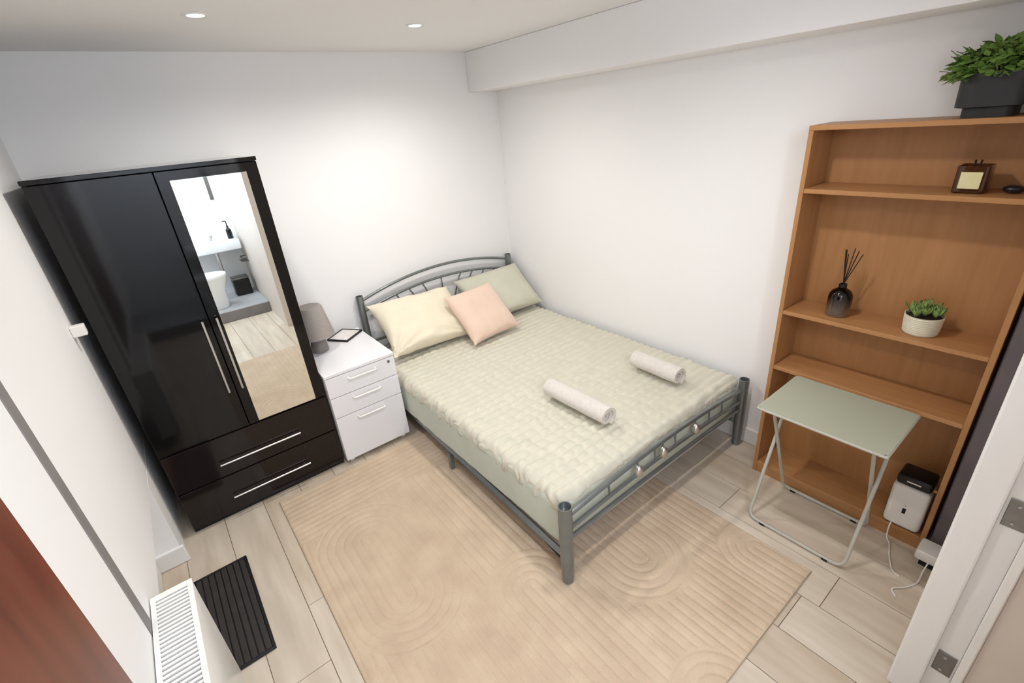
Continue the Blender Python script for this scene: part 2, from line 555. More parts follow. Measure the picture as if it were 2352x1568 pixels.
# foot rails
fz = ((0.375, 0.040, 0.0125), (0.300, 0.028, 0.010), (0.248, 0.010, 0.011))
for z, rise, r in fz:
    put('foot_rail', tube(arc((BXL, BYF, z), (BXR, BYF, z), rise), r, 10), 'bedmetal', bed, True)
fm, fh = (BXL + BXR) / 2, (BXR - BXL) / 2
for x, kind in ((-1.18, 0), (-0.985, 1), (-0.86, 0), (-0.80, 1), (-0.70, 0), (-0.53, 1), (-0.405, 0), (-0.28, 0)):
    z1 = 0.375 + 0.040 * (1 - ((x - fm) / fh) ** 2)
    z0 = 0.300 + 0.028 * (1 - ((x - fm) / fh) ** 2)
    sp_ = put('foot_spindle', tube([(x - 0.006, BYF, z1), (x + 0.006, BYF, z0)], 0.0055, 8), 'bedmetal', bed, True)
    if kind:
        put('casting', ball((x, BYF - 0.006, (z0 + z1) / 2 - 0.020), 0.025, 0.95, 0.8, 1.3), 'chrome', sp_, True, label='bright cast metal knot')
# side rails, end bars, middle legs, slats
for x, y0, y1 in ((BXL, BYF, BYH), (BXR, BYF, BYH)):
    xh = HXL if x < -1 else HXR
    bm = tube([(x + 0.002, y0 + 0.02, 0.150), (xh, y1 - 0.02, 0.125)], 0.017, 4)
    put('side_rail', bm, 'bedmetal', bed)
put('brace', tube([(BXL + 0.002, BYF + 0.14, 0.140), (BXL + 0.002, BYF + 0.036, 0.120), (BXL + 0.002, BYF + 0.030, 0.05)], 0.010, 8), 'dark_gap', bed, True)
for x, z0 in ((-1.424, RUGZ), (-0.74, RUGZ), (-0.066, 0.0005)):
    put('leg', box(x - 0.013, x + 0.013, -1.157, -1.131, z0, 0.125, 0.002, 1), 'bedmetal', bed)
put('centre_bar', box(-0.755, -0.725, -1.80, -0.30, 0.112, 0.128), 'bedmetal', bed)
for k in range(11):
    y = -0.16 - k * 0.183
    put('slat', box(-1.40, -0.09, y - 0.03, y + 0.03, 0.130, 0.141, 0.002, 1), 'tan', bed)


# mattress with a fitted sheet
def mattress():
    bm = bmesh.new()
    x0, x1, y0, y1, z0, z1 = -1.425, -0.045, -2.096, -0.085, 0.1425, 0.405
    box(x0, x1, y0, y1, z0, z1, 0.045, 5, bm)
    bmesh.ops.subdivide_edges(bm, edges=[e for e in bm.edges if e.calc_length() > 0.2], cuts=40, use_grid_fill=True)
    for v in bm.verts:
        n = noise.noise(Vector((v.co.x * 5, v.co.y * 7, v.co.z * 4)))
        side = 1 if v.co.x < -1.40 else 0
        w = noise.noise(Vector((v.co.y * 14, v.co.z * 3, 5)))
        if side:
            v.co.x += 0.004 * w - 0.003
            v.co.x = max(v.co.x, -1.427)
        if v.co.z > z0 + 0.03:
            v.co.z += 0.003 * n
    return bm


mt_ = put('mattress', mattress(), 'sheet', None, True)
tag(mt_, 'deep mattress in a sage green fitted sheet on the metal bed', 'mattress')


# bedspread: puckered quilt over the mattress
def spread():
    s = 0.0065
    x1, xe, drop = -0.05, -1.418, 0.055
    y1, ye, dropy = -0.16, -2.088, 0.085
    lx = (x1 - xe) + drop
    ly = (y1 - ye) + dropy
    nu, nv = int(lx / s), int(ly / s)
    U, Vv = np.meshgrid(np.linspace(0, lx, nu + 1), np.linspace(0, ly, nv + 1), indexing='ij')

    def fold(s_, flat, r=0.035):
        # arc-length -> horizontal, drop   (flat run, quarter round, hang)
        h = np.minimum(s_, flat - r)
        t = np.clip((s_ - (flat - r)) / (r * math.pi / 2), 0, 1) * math.pi / 2
        hang = np.maximum(s_ - (flat - r) - r * math.pi / 2, 0)
        return h + r * np.sin(t), r * (1 - np.cos(t)) + hang

    hx, dx = fold(U, x1 - xe)
    hy, dy = fold(Vv, y1 - ye)
    Xs = x1 - hx
    Ys = y1 - hy
    # puckers: rows across the bed, broken into bubbles towards the near side
    p = 0.052
    row = np.abs(np.sin(math.pi * (Ys + 0.006 * np.sin(Xs * 9)) / p))
    col = np.abs(np.sin(math.pi * (Xs + 0.012 * np.sin(Ys * 21) + 0.006 * np.sin(Ys * 57)) / 0.062))
    mixw = np.clip((-Xs - 0.25) / 0.6, 0, 1)
    puck = row ** 0.8 * (1 - 0.7 * mixw * (1 - col ** 0.8))
    rsn = np.random.RandomState(5)
    coarse = rsn.uniform(-1, 1, (nu // 9 + 3, nv // 9 + 3))
    cu = np.arange(nu + 1) / 9.0
    cv = np.arange(nv + 1) / 9.0
    iu, iv = cu.astype(int), cv.astype(int)
    fu, fv = (cu - iu)[:, None], (cv - iv)[None, :]
    fu = fu * fu * (3 - 2 * fu)
    fv = fv * fv * (3 - 2 * fv)
    g = lambda a, c_: coarse[np.ix_(a, c_)]
    nz = (g(iu, iv) * (1 - fu) + g(iu + 1, iv) * fu) * (1 - fv) + (g(iu, iv + 1) * (1 - fu) + g(iu + 1, iv + 1) * fu) * fv
    H = 0.0125 * puck * (1 + 0.35 * nz) + 0.0015 * nz
    base = 0.417
    Zs = base - dx - dy + H * (1 - 0.3 * np.clip((dx + dy) / 0.05, 0, 1))
    # ruffled hem: hanging part swings in and out, scalloped lower edge
    hemx = np.clip(dx / 0.05, 0, 1)
    hemy = np.clip(dy / 0.07, 0, 1)
    nzl = 6.0 * nz
    Xs = Xs - hemx * (0.008 + 0.005 * np.sin(Vv * 118 + nzl) + 0.004 * np.sin(Vv * 61 + 1))
    Ys = Ys - hemy * (0.004 + 0.004 * np.sin(U * 80 + nzl) + 0.003 * np.sin(U * 31))
    Zs = Zs + hemx * (0.006 * np.sin(Vv * 23 + 2) + 0.004 * np.sin(Vv * 67 + nzl) + 0.004 * nz) + hemy * (0.006 * np.sin(U * 33) + 0.004 * nz)
    Ys = np.maximum(Ys, -2.104)
    V_ = np.stack([Xs.ravel(), Ys.ravel(), Zs.ravel()], 1)
    id_ = np.arange((nu + 1) * (nv + 1)).reshape(nu + 1, nv + 1)
    Q_ = np.stack([id_[:-1, :-1], id_[:-1, 1:], id_[1:, 1:], id_[1:, :-1]], -1).reshape(-1, 4)
    return np_mesh('bedspread', V_, Q_)


me = spread()
me.materials.append(MT['spread'])
org = Vector((-0.74, -1.1, 0.41))
me.transform(Matrix.Translation(-org))
sp_o = bpy.data.objects.new('bedspread', me)
sp_o.location = org
C.objects.link(sp_o)
md = sp_o.modifiers.new('thickness', 'SOLIDIFY')
md.thickness = 0.006
md.offset = 1
tag(sp_o, 'pale sage puckered bedspread with ruffled edges covering the bed', 'bedspread')


# pillows
def pillow_mesh(w, h, t, seed, pinch=0.09, n=44, wr=0.006, piping=False):
    rr = random.Random(seed)
    o1, o2 = rr.uniform(0, 50), rr.uniform(0, 50)
    vs, fs = [], []

    def surf(sgn):
        start = len(vs)
        for i in range(n + 1):
            for j in range(n + 1):
                u, v = 2 * i / n - 1, 2 * j / n - 1
                # sides bow inwards between the corners
                x = u * w / 2 * (1 - pinch * (1 - v * v) * abs(u) ** 3 * 0.0 - pinch * (1 - abs(v) ** 2) * abs(u) ** 6)
                y = v * h / 2 * (1 - pinch * (1 - abs(u) ** 2) * abs(v) ** 6)
                k = max(0.0, (1 - u ** 4)) ** 0.55 * max(0.0, (1 - v ** 4)) ** 0.55
                z = sgn * (t / 2) * k
                if k > 0:
                    f = min(1.0, 4 * k)
                    z += f * wr * noise.noise(Vector((u * 3 + o1, v * 3 + o2, sgn)))
                    # creases running in from the corners
                    for cu, cv in ((-1, -1), (1, -1)):
                        a = math.atan2(v - cv, u - cu)
                        dd = math.hypot(u - cu, v - cv)
                        z += f * wr * 0.9 * math.exp(-dd * 1.8) * math.sin(a * 16 + o1)
                vs.append((x, y, z))
        for i in range(n):
            for j in range(n):
                a = start + i * (n + 1) + j
                q = (a, a + n + 1, a + n + 2, a + 1)
                fs.append(q if sgn > 0 else q[::-1])

    surf(1)
    surf(-1)
    bm = bmesh.new()
    bv = [bm.verts.new(v) for v in vs]
    for f in fs:
        bm.faces.new([bv[i] for i in f])
    bmesh.ops.remove_doubles(bm, verts=bm.verts, dist=1e-5)
    return bm


def place_pillow(name, label, cat, mtl, w, h, t, corner_bl, xdir, ydir, seed, group=None, **kw):
    """corner_bl.. centre of lower long edge; xdir along the width; ydir up the slope"""
    bm = pillow_mesh(w, h, t, seed, **kw)
    xd = Vector(xdir).normalized()
    yd = Vector(ydir).normalized()
    zd = xd.cross(yd).normalized()
    yd = zd.cross(xd)
    c = Vector(corner_bl) + yd * (h / 2)
    R = Matrix((xd, yd, zd)).transposed().to_4x4()
    R.translation = c
    bm.transform(R)
    o = put(name, bm, mtl, None, True, 1.2)
    return tag(o, label, cat, group)


place_pillow('pillow', 'cream pillow leaning on the headboard at the near left side', 'pillow', 'pillow_l', 0.64, 0.46, 0.155,
             (-1.06, -0.475, 0.475), (1, -0.02, -0.04), (0.0, 0.80, 0.58), 11, 'bed pillows', wr=0.016)
place_pillow('pillow', 'sage pillow leaning in the corner by the right wall', 'pillow', 'pillow_r', 0.60, 0.44, 0.14,
             (-0.345, -0.425, 0.475), (1, -0.06, 0.03), (0.02, 0.80, 0.60), 23, 'bed pillows', wr=0.008)
place_pillow('cushion', 'square pale pink cushion in front of the two pillows', 'cushion', 'pink', 0.42, 0.42, 0.12,
             (-0.662, -0.650, 0.462), (1, 0.06, 0.01), (0.0, 0.75, 0.66), 31, wr=0.003, pinch=0.07)


# rolled towels
def towel(label, cx, y0, y1, r, z, rot, seed):
    turns = 2.3
    n = 120
    th = r / (turns + 0.6)
    pts = []
    rr = random.Random(seed)
    for i in range(n + 1):
        t = i / n
        a = t * turns * 2 * math.pi
        rad = r - th * 0.5 - (r - th * 0.75) * (1 - t) * 0.97
        rad = th * 0.45 + (r - th * 0.95) * t
        pts.append((rad * math.cos(-a + 0.6), rad * math.sin(-a + 0.6) * 0.96))
    bm = bmesh.new()
    m_ = 14
    hw_ = th * 0.34
    rings = []
    for k in range(m_ + 1):
        s = k / m_
        y = y0 + (y1 - y0) * s
        bulge = 1 - 0.05 * (abs(2 * s - 1) ** 4)
        outer, inner = [], []
        for i, (px, pz) in enumerate(pts):
            a0 = pts[max(i - 1, 0)]
            a1 = pts[min(i + 1, n)]
            dx, dz = a1[0] - a0[0], a1[1] - a0[1]
            L = math.hypot(dx, dz) or 1
            nx_, nz_ = -dz / L, dx / L
            w = 0.0015 * noise.noise(Vector((px * 60, y * 14, pz * 60 + seed)))
            sh = 0.020 * (1 - i / n) * (1 if k == 0 else 0)
            outer.append(bm.verts.new((px * bulge + nx_ * (hw_ + w), y + sh + w, pz * bulge + nz_ * (hw_ + w))))
            inner.append(bm.verts.new((px * bulge - nx_ * (hw_ + w), y + sh + w, pz * bulge - nz_ * (hw_ + w))))
        rings.append(outer + inner[::-1])
    K = len(rings[0])
    for k in range(m_):
        A, B = rings[k], rings[k + 1]
        for i in range(K):
            bm.faces.new((A[i], A[(i + 1) % K], B[(i + 1) % K], B[i]))
    for R_ in (rings[0], rings[-1]):
        for i in range(K // 2 - 1):
            f = bm.faces.new((R_[i], R_[i + 1], R_[K - 2 - i], R_[K - 1 - i]))
    ym = (y0 + y1) / 2
    bm.transform(Matrix.Translation((cx, ym, z + r)) @ Matrix.Rotation(rot, 4, 'Z') @ Matrix.Translation((0, -ym, 0)))
    t = put('rolled_towel', bm, 'towel', None, True, 0.9)
    return tag(t, label, 'towel', 'rolled towels on the bed')


towel('rolled white towel lying on the bed nearer the viewer', -0.922, -1.905, -1.480, 0.063, 0.4305, 0.02, 3)
towel('rolled white towel lying on the bed nearer the right wall', -0.358, -1.925, -1.610, 0.063, 0.4305, -0.02, 9)

# =================================================================== WARDROBE
WX0, WX1, WY, WH = -2.702, -1.886, -0.620, 1.790
wd = thing('wardrobe', 'tall black gloss wardrobe with one mirrored door and two drawers', 'wardrobe', ((WX0 + WX1) / 2, -0.32, 0))
for a, c in ((WX0, WX0 + 0.016), (WX1 - 0.016, WX1)):
    put('side_panel', box(a, c, WY + 0.019, -0.03, 0.0005, WH - 0.0185, 0.001, 1), 'black_matt', wd)
put('top_panel', box(WX0 - 0.002, WX1 + 0.002, WY - 0.004, -0.03, WH - 0.018, WH, 0.0015, 1), 'black_gloss', wd)
put('back_panel', box(WX0 + 0.016, WX1 - 0.016, -0.036, -0.03, 0.03, WH - 0.0185), 'black_matt', wd)
put('bottom_panel', box(WX0 + 0.016, WX1 - 0.016, WY + 0.022, -0.037, 0.485, 0.500), 'black_matt', wd)
put('plinth', box(WX0 + 0.016, WX1 - 0.016, WY + 0.021, WY + 0.035, 0.0005, 0.030), 'black_matt', wd)
D0, D1 = 0.497, WH - 0.021
dl = put('door', box(WX0 + 0.001, -2.293, WY, WY + 0.018, D0, D1, 0.0015, 1), 'black_gloss', wd, label='plain black gloss door')
dr = put('door', box(-2.289, WX1 - 0.001, WY, WY + 0.018, D0, D1, 0.0015, 1), 'black_gloss', wd, label='black door with a long mirror')
put('mirror', box(-2.243, -1.940, WY - 0.0035, WY - 0.0005, D0 + 0.006, 1.730, 0.001, 1), 'mirror', dr, label='tall rectangular mirror')


def bar(p0, p1, out, r=0.0055):
    p0, p1, out = Vector(p0), Vector(p1), Vector(out)
    d = (p1 - p0).normalized()
    bm = tube([p0 + out, p1 + out], r, 10)
    for q in (p0 + d * 0.03, p1 - d * 0.03):
        tube([q, q + out], r * 0.75, 8, bm)
    return bm


for x, d in ((-2.323, dl), (-2.262, dr)):
    put('handle', bar((x, WY, 0.722), (x, WY, 1.108), (0, -0.024, 0)), 'chrome', d, True, label='slim steel bar handle')
for z0, z1, zh in ((0.262, 0.490, 0.345), (0.030, 0.255, 0.130)):
    d = put('drawer', box(WX0 + 0.001, WX1 - 0.001, WY, WY + 0.018, z0, z1, 0.0015, 1), 'brown_gloss', wd)
    put('handle', bar((-2.482, WY, zh), (-2.074, WY, zh), (0, -0.024, 0)), 'chrome', d, True, label='slim steel bar handle')
# white clip in the gap between pier and wardrobe
c_ = put('cable_clip', box(XL + 0.0005, -2.712, -0.700, -0.662, 1.195, 1.240, 0.004, 2), 'white_plastic', None)
tag(c_, 'small white plastic clip on the wall pier beside the wardrobe', 'clip')

# =================================================================== NIGHTSTAND
NX0, NX1, NY, NH = -1.879, -1.450, -0.657, 0.626
ns = thing('drawer_unit', 'white three-drawer bedside cabinet between the wardrobe and the bed', 'cabinet', ((NX0 + NX1) / 2, -0.38, 0))
put('body', box(NX0 + 0.003, NX1 - 0.003, NY + 0.019, -0.09, 0.034, NH - 0.0205, 0.002, 1), 'white_lam', ns)
put('top', box(NX0, NX1, NY - 0.001, -0.085, NH - 0.02, NH, 0.003, 2), 'white_lam', ns)
for i, (z0, z1, zh) in enumerate(((0.476, 0.603, 0.570), (0.342, 0.472, 0.442), (0.036, 0.338, 0.306))):
    d = put('drawer', box(NX0 + 0.003, NX1 - 0.003, NY, NY + 0.018, z0, z1, 0.002, 2), 'white_lam', ns)
    a, c = -1.746, -1.582
    put('handle', tube(round_poly([(a, NY, zh), (a, NY - 0.024, zh), (c, NY - 0.024, zh), (c, NY, zh)], 0.012, 5, False), 0.0058, 8), 'white_plastic', d, True, label='white bow handle')
    if i == 0:
        bm = tube([(-1.492, NY + 0.001, 0.578), (-1.492, NY - 0.004, 0.578)], 0.0085, 16)
        put('lock', bm, 'steel', d, True, label='small round lock')
for x in (NX0 + 0.04, NX1 - 0.04):
    for y in (NY + 0.04, -0.13):
        w = put('caster', tube([(x - 0.012, y, 0.017), (x + 0.012, y, 0.017)], 0.0163, 14), 'white_plastic', ns, True)
        put('caster_fork', box(x - 0.006, x + 0.006, y - 0.006, y + 0.006, 0.025, 0.034), 'dark_gap', w)

# table lamp
LX, LY = -1.768, -0.275
lamp = thing('table_lamp', 'small taupe table lamp on the white bedside cabinet', 'lamp', (LX, LY, NH))
put('base', lathe([(0.0, NH + 0.0006), (0.046, NH + 0.0006), (0.050, NH + 0.004), (0.049, NH + 0.05), (0.044, NH + 0.088), (0.02, NH + 0.098), (0.0, NH + 0.098)], LX, LY, 36), 'lampbase', lamp, True)
put('stem', tube([(LX, LY, NH + 0.097), (LX, LY, NH + 0.16)], 0.007, 10), 'steel', lamp, True)
zb, zt = NH + 0.106, NH + 0.300
shade = put('shade', lathe([(0.108, zb), (0.074, zt - 0.012), (0.068, zt - 0.003), (0.055, zt), (0.052, zt - 0.002), (0.066, zt - 0.008), (0.070, zt - 0.014), (0.106, zb), (0.108, zb)], LX, LY, 40), 'lampgrey', lamp, True)
put('shade_cap', lathe([(0.0, zt - 0.004), (0.056, zt - 0.004), (0.056, zt - 0.001), (0.0, zt - 0.001)], LX, LY, 40), 'lampgrey', shade, True)

# picture frame lying flat
fr = thing('picture_frame', 'black-edged frame with a white print lying flat on the bedside cabinet', 'picture frame', (-1.572, -0.172, NH))
e1 = Vector((0.094, -0.130, 0)).normalized()
e2 = Vector((0.130, 0.094, 0)).normalized()
fc = Vector((-1.572, -0.172, 0))
hw1, hw2 = 0.078, 0.088


def obox(c, a, b_, z0, z1, ha, hb, bev=0.0):
    bm = box(-ha, ha, -hb, hb, z0, z1, bev, 1)
    R = Matrix((a, b_, Vector((0, 0, 1)))).transposed().to_4x4()
    R.translation = c
    bm.transform(R)
    return bm


put('back', obox(fc, e1, e2, NH + 0.0006, NH + 0.008, hw1 - 0.007, hw2 - 0.007), 'mat_edge', fr)
put('print', obox(fc, e1, e2, NH + 0.0082, NH + 0.0095, hw1 - 0.0075, hw2 - 0.0075), 'paper', fr)
for s in (-1, 1):
    put('moulding', obox(fc + e1 * s * (hw1 - 0.0035), e1, e2, NH + 0.0006, NH + 0.014, 0.0035, hw2, 0.001), 'black_sat', fr)
    put('moulding', obox(fc + e2 * s * (hw2 - 0.0035), e1, e2, NH + 0.0006, NH + 0.014, hw1 - 0.007, 0.0035, 0.001), 'black_sat', fr)

# =================================================================== BOOKCASE
KX, KY0, KY1, KH = -0.207, -2.308, -3.048, 1.721
T = 0.018
bk = thing('bookcase', 'tall beech bookcase with open shelves against the right wall', 'bookcase', (-0.10, (KY0 + KY1) / 2, 0))
put('side_panel', box(KX, -0.002, KY0 - T, KY0, 0.0005, KH - T - 0.0005, 0.001, 1), 'wood_v', bk)
put('side_panel', box(KX, -0.002, KY1, KY1 + T, 0.0005, KH - T - 0.0005, 0.001, 1), 'wood_v', bk)
put('top_panel', box(KX - 0.001, -0.002, KY1, KY0, KH - T, KH, 0.001, 1), 'wood', bk)
put('back_panel', box(-0.0065, -0.002, KY1 + T, KY0 - T, 0.045, KH - T - 0.0005), 'wood_v', bk)
ST = (1.482, 0.941, 0.653, 0.066)
for z in ST:
    put('shelf', box(KX + 0.001, -0.007, KY1 + T + 0.0005, KY0 - T - 0.0005, z - T, z, 0.001, 1), 'wood', bk)
put('plinth', box(KX + 0.004, KX + 0.018, KY1 + T + 0.0005, KY0 - T - 0.0005, 0.0005, 0.0475), 'wood', bk)
put('shelf_support', box(KX + 0.006, KX + 0.014, KY1 + T + 0.0003, KY1 + T + 0.012, 0.31, 0.322, 0.001, 1), 'wood', bk)

gb = thing('gap_panel', 'dark grey panel added to fill the dark gap right of the bookcase', 'board', (-0.12, -3.10, 0))  # panel added so the gap shows dark from top to bottom
put('panel', box(-0.200, -0.02, -3.150, -3.062, 0.0005, 1.80, 0.006, 2), mat('gap_panel_grey', (106, 97, 99), 0.6, col2=(96, 88, 90), scale=5), gb)
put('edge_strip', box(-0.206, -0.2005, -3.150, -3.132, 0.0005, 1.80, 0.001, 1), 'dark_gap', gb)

# reed diffuser
z0 = ST[1] + 0.0006
dx_, dy_ = -0.112, -2.512
df = thing('reed_diffuser', 'smoked glass reed diffuser with black reeds on the middle shelf', 'diffuser', (dx_, dy_, ST[1]))
bo = put('bottle', lathe([(0.0, z0), (0.042, z0), (0.046, z0 + 0.004), (0.046, z0 + 0.082), (0.043, z0 + 0.098), (0.034, z0 + 0.112), (0.020, z0 + 0.121), (0.013, z0 + 0.126),
                          (0.013, z0 + 0.138), (0.0105, z0 + 0.138), (0.0105, z0 + 0.126), (0.018, z0 + 0.118), (0.032, z0 + 0.108), (0.041, z0 + 0.095), (0.043, z0 + 0.082),
                          (0.043, z0 + 0.010), (0.0, z0 + 0.008)], dx_, dy_, 40), 'smoke', df, True)
put('collar', lathe([(0.0135, z0 + 0.128), (0.0155, z0 + 0.128), (0.0155, z0 + 0.142), (0.011, z0 + 0.142), (0.011, z0 + 0.140), (0.0135, z0 + 0.139)], dx_, dy_, 24), 'black_sat', bo, True)
for i in range(7):
    a = i * 0.9
    ty = dy_ - 0.012 + (i - 3) * -0.012
    tx = dx_ + 0.02 * math.cos(a * 2)
    put('reed', tube([(dx_ - (tx - dx_) * 0.5, dy_ + 0.004 - (ty - dy_) * 0.35, z0 + 0.02), (dx_, dy_, z0 + 0.137), (tx, ty, z0 + 0.285 + 0.012 * math.sin(a * 3))], 0.0019, 6), 'reed', df, True)


# succulent
def leaf_mesh(name, L, Wd, thick, curl, n=4):
    vs, fs = [], []
    for i in range(n + 1):
        t = i / n
        w = Wd * math.sin(math.pi * min(1, 0.12 + 0.88 * t) ** 0.9) ** 0.8 if t < 1 else 0.0
        y = L * t
        z = curl * t * t * L
        vs += [(-w / 2, y, z + thick * 0.3), (0, y, z - thick), (w / 2, y, z + thick * 0.3), (0, y, z + thick)]
    for i in range(n):
        a = i * 4
        for k in range(4):
            fs.append((a + k, a + (k + 1) % 4, a + 4 + (k + 1) % 4, a + 4 + k))
    me = mesh_from((vs, fs), name, True, 1.4)
    return me


def add_leaf(me, pos, az, el, sc, parent, roll=0.0):
    o = bpy.data.objects.new('leaf', me)
    R = Matrix.Rotation(az, 4, 'Z') @ Matrix.Rotation(el, 4, 'X') @ Matrix.Rotation(roll, 4, 'Y') @ Matrix.Scale(sc, 4)
    o.parent = parent
    o.matrix_local = Matrix.Translation(Vector(pos) - ORG[parent.name]) @ R
    C.objects.link(o)
    return o


sx_, sy_ = -0.112, -2.806
z0 = ST[1] + 0.0006
su = thing('potted_succulent', 'small green succulent in a cream ribbed pot on the middle shelf', 'plant', (sx_, sy_, ST[1]))
prof = [(0.0, z0), (0.053, z0), (0.056, z0 + 0.004)]
for i in range(9):
    zz = z0 + 0.006 + i * 0.0075
    rr_ = 0.0565 + 0.0006 * i
    prof += [(rr_ + 0.0012, zz + 0.002), (rr_ + 0.0012, zz + 0.0055), (rr_ - 0.0005, zz + 0.0068)]
prof += [(0.0625, z0 + 0.077), (0.0595, z0 + 0.077), (0.0585, z0 + 0.064), (0.0, z0 + 0.064)]
pot = put('pot', lathe(prof, sx_, sy_, 40), 'pot_cream', su, True, 0.5)
put('soil', lathe([(0.0, z0 + 0.067), (0.058, z0 + 0.066), (0.058, z0 + 0.0645), (0.0, z0 + 0.0645)], sx_, sy_, 24), 'soil', pot)
lm = leaf_mesh('succulent_leaf', 0.042, 0.020, 0.0035, 0.35)
lm.materials.append(MT['succ'])
rl = random.Random(4)
for k in range(12):
    a0 = k * 2.399
    rr_ = 0.052 * math.sqrt((k + 0.3) / 12)
    cx, cy = sx_ + rr_ * math.cos(a0), sy_ + rr_ * math.sin(a0)
    hz = z0 + 0.072 + 0.028 * (1 - rr_ / 0.055)
    for j in range(8):
        az = j * 2 * math.pi / 8 + k
        add_leaf(lm, (cx, cy, hz + 0.006 * rl.random()), az, rl.uniform(0.45, 1.1), rl.uniform(0.65, 0.95), su)

# candle jar on the top shelf
z0 = ST[0] + 0.0006
cx, cy = -0.110, -2.822
ca = thing('candle_jar', 'cream candle in a square amber glass jar on the top shelf', 'candle', (cx, cy, ST[0]))


def jar_shell(cx, cy, h, z0, z1, wall):
    bm = bmesh.new()

    def ring(hh, z, r=0.010, n=5):
        out = []
        for qx, qy, a0 in ((1, 1, 0), (-1, 1, 90), (-1, -1, 180), (1, -1, 270)):
            for i in range(n + 1):
                a = math.radians(a0 + 90 * i / n)
                out.append(bm.verts.new((cx + qx * (hh - r) + r * math.cos(a), cy + qy * (hh - r) + r * math.sin(a), z)))
        return out
    rings = [ring(h - 0.004, z0), ring(h, z0 + 0.004), ring(h, z1), ring(h - wall, z1), ring(h - wall, z0 + 0.008)]
    for A, B in zip(rings, rings[1:]):
        for i in range(len(A)):
            bm.faces.new((A[i], A[(i + 1) % len(A)], B[(i + 1) % len(A)], B[i]))
    bm.faces.new(rings[0][::-1])
    bm.faces.new(rings[-1])
    return bm


jar = put('jar', jar_shell(cx, cy, 0.043, z0, z0 + 0.088, 0.004), 'amber', ca, True, 0.6)
put('wax', box(cx - 0.0365, cx + 0.0365, cy - 0.0365, cy + 0.0365, z0 + 0.0085, z0 + 0.066, 0.008, 3), 'wax', ca, True)
put('front_label', box(cx - 0.0442, cx - 0.0433, cy - 0.028, cy + 0.028, z0 + 0.016, z0 + 0.070, 0.0003, 1), 'wax', jar, label='pale yellow label')
for dy in (-0.008, 0.008):
    put('wick', tube([(cx, cy + dy * 0.6, z0 + 0.064), (cx + 0.004, cy + dy, z0 + 0.104)], 0.0032, 6), 'reed', ca, True)

# black pebble
bm = ball((-0.105, -2.930, ST[0] + 0.0145), 0.029, 0.9, 1.0, 0.48, 22, 12)
for v in bm.verts:
    v.co.z = max(v.co.z + 0.002 * noise.noise(v.co * 30), ST[0] + 0.0008)
tag(put('pebble', bm, 'pebble', None, True), 'smooth black pebble beside the candle on the top shelf', 'stone')

# planter on top
z0 = KH + 0.0006
px, py = -0.112, -2.812
pl = thing('potted_plant', 'bushy green plant in a black planter on top of the bookcase', 'plant', (px, py, KH))
bm = bmesh.new()


def sq_ring(hx, hy, z, r, n=5):
    out = []
    for qx, qy, a0 in ((1, 1, 0), (-1, 1, 90), (-1, -1, 180), (1, -1, 270)):
        for i in range(n + 1):
            a = math.radians(a0 + 90 * i / n)
            out.append(bm.verts.new((px + qx * (hx - r) + r * math.cos(a), py + qy * (hy - r) + r * math.sin(a), z)))
    return out


rings = [sq_ring(0.062, 0.066, z0, 0.03), sq_ring(0.062, 0.066, z0 + 0.028, 0.03), sq_ring(0.080, 0.086, z0 + 0.032, 0.04), sq_ring(0.082, 0.088, z0 + 0.128, 0.04),
         sq_ring(0.077, 0.083, z0 + 0.128, 0.037), sq_ring(0.076, 0.082, z0 + 0.112, 0.037)]
for A, B in zip(rings, rings[1:]):
    for i in range(len(A)):
        bm.faces.new((A[i], A[(i + 1) % len(A)], B[(i + 1) % len(A)], B[i]))
bm.faces.new(rings[0][::-1])
bm.faces.new(rings[-1])
pot = put('pot', bm, 'pot_black', pl, True, 0.6)
lm2 = leaf_mesh('plant_leaf', 0.040, 0.020, 0.0012, -0.25)
lm2.materials.append(MT['leaf'])
rl = random.Random(8)
for s in range(12):
    a = s * 2.399
    r0 = 0.05 * math.sqrt((s + 0.5) / 12)
    tip = Vector((px + 2.3 * r0 * math.cos(a), py + 2.7 * r0 * math.sin(a), z0 + 0.20 - 0.9 * r0))
    put('stem', tube([(px + r0 * math.cos(a), py + r0 * math.sin(a), z0 + 0.11), ((px + tip.x) / 2 + r0 * 0.4 * math.cos(a), (py + tip.y) / 2 + r0 * 0.4 * math.sin(a), z0 + 0.155), tip], 0.002, 5), 'stem', pl)
for k in range(290):
    a = rl.uniform(0, 2 * math.pi)
    el = math.acos(rl.uniform(0.0, 1.0))
    q = rl.uniform(0.72, 1.0)
    ex, ey, ez = 0.100, 0.135, 0.095
    p_ = Vector((px + ex * q * math.sin(el) * math.cos(a), py + ey * q * math.sin(el) * math.sin(a), z0 + 0.118 + ez * q * math.cos(el)))
    if p_.x > -0.03:
        p_.x = -0.03
    az = math.atan2(p_.y - py, p_.x - px) - math.pi / 2 + rl.uniform(-0.7, 0.7)
    if p_.x > -0.055:
        az += math.pi
    add_leaf(lm2, p_, az, rl.uniform(-0.4, 1.0) + 0.3 * math.cos(el), rl.uniform(0.75, 1.15), pl, rl.uniform(-0.6, 0.6))
bm = bmesh.new()
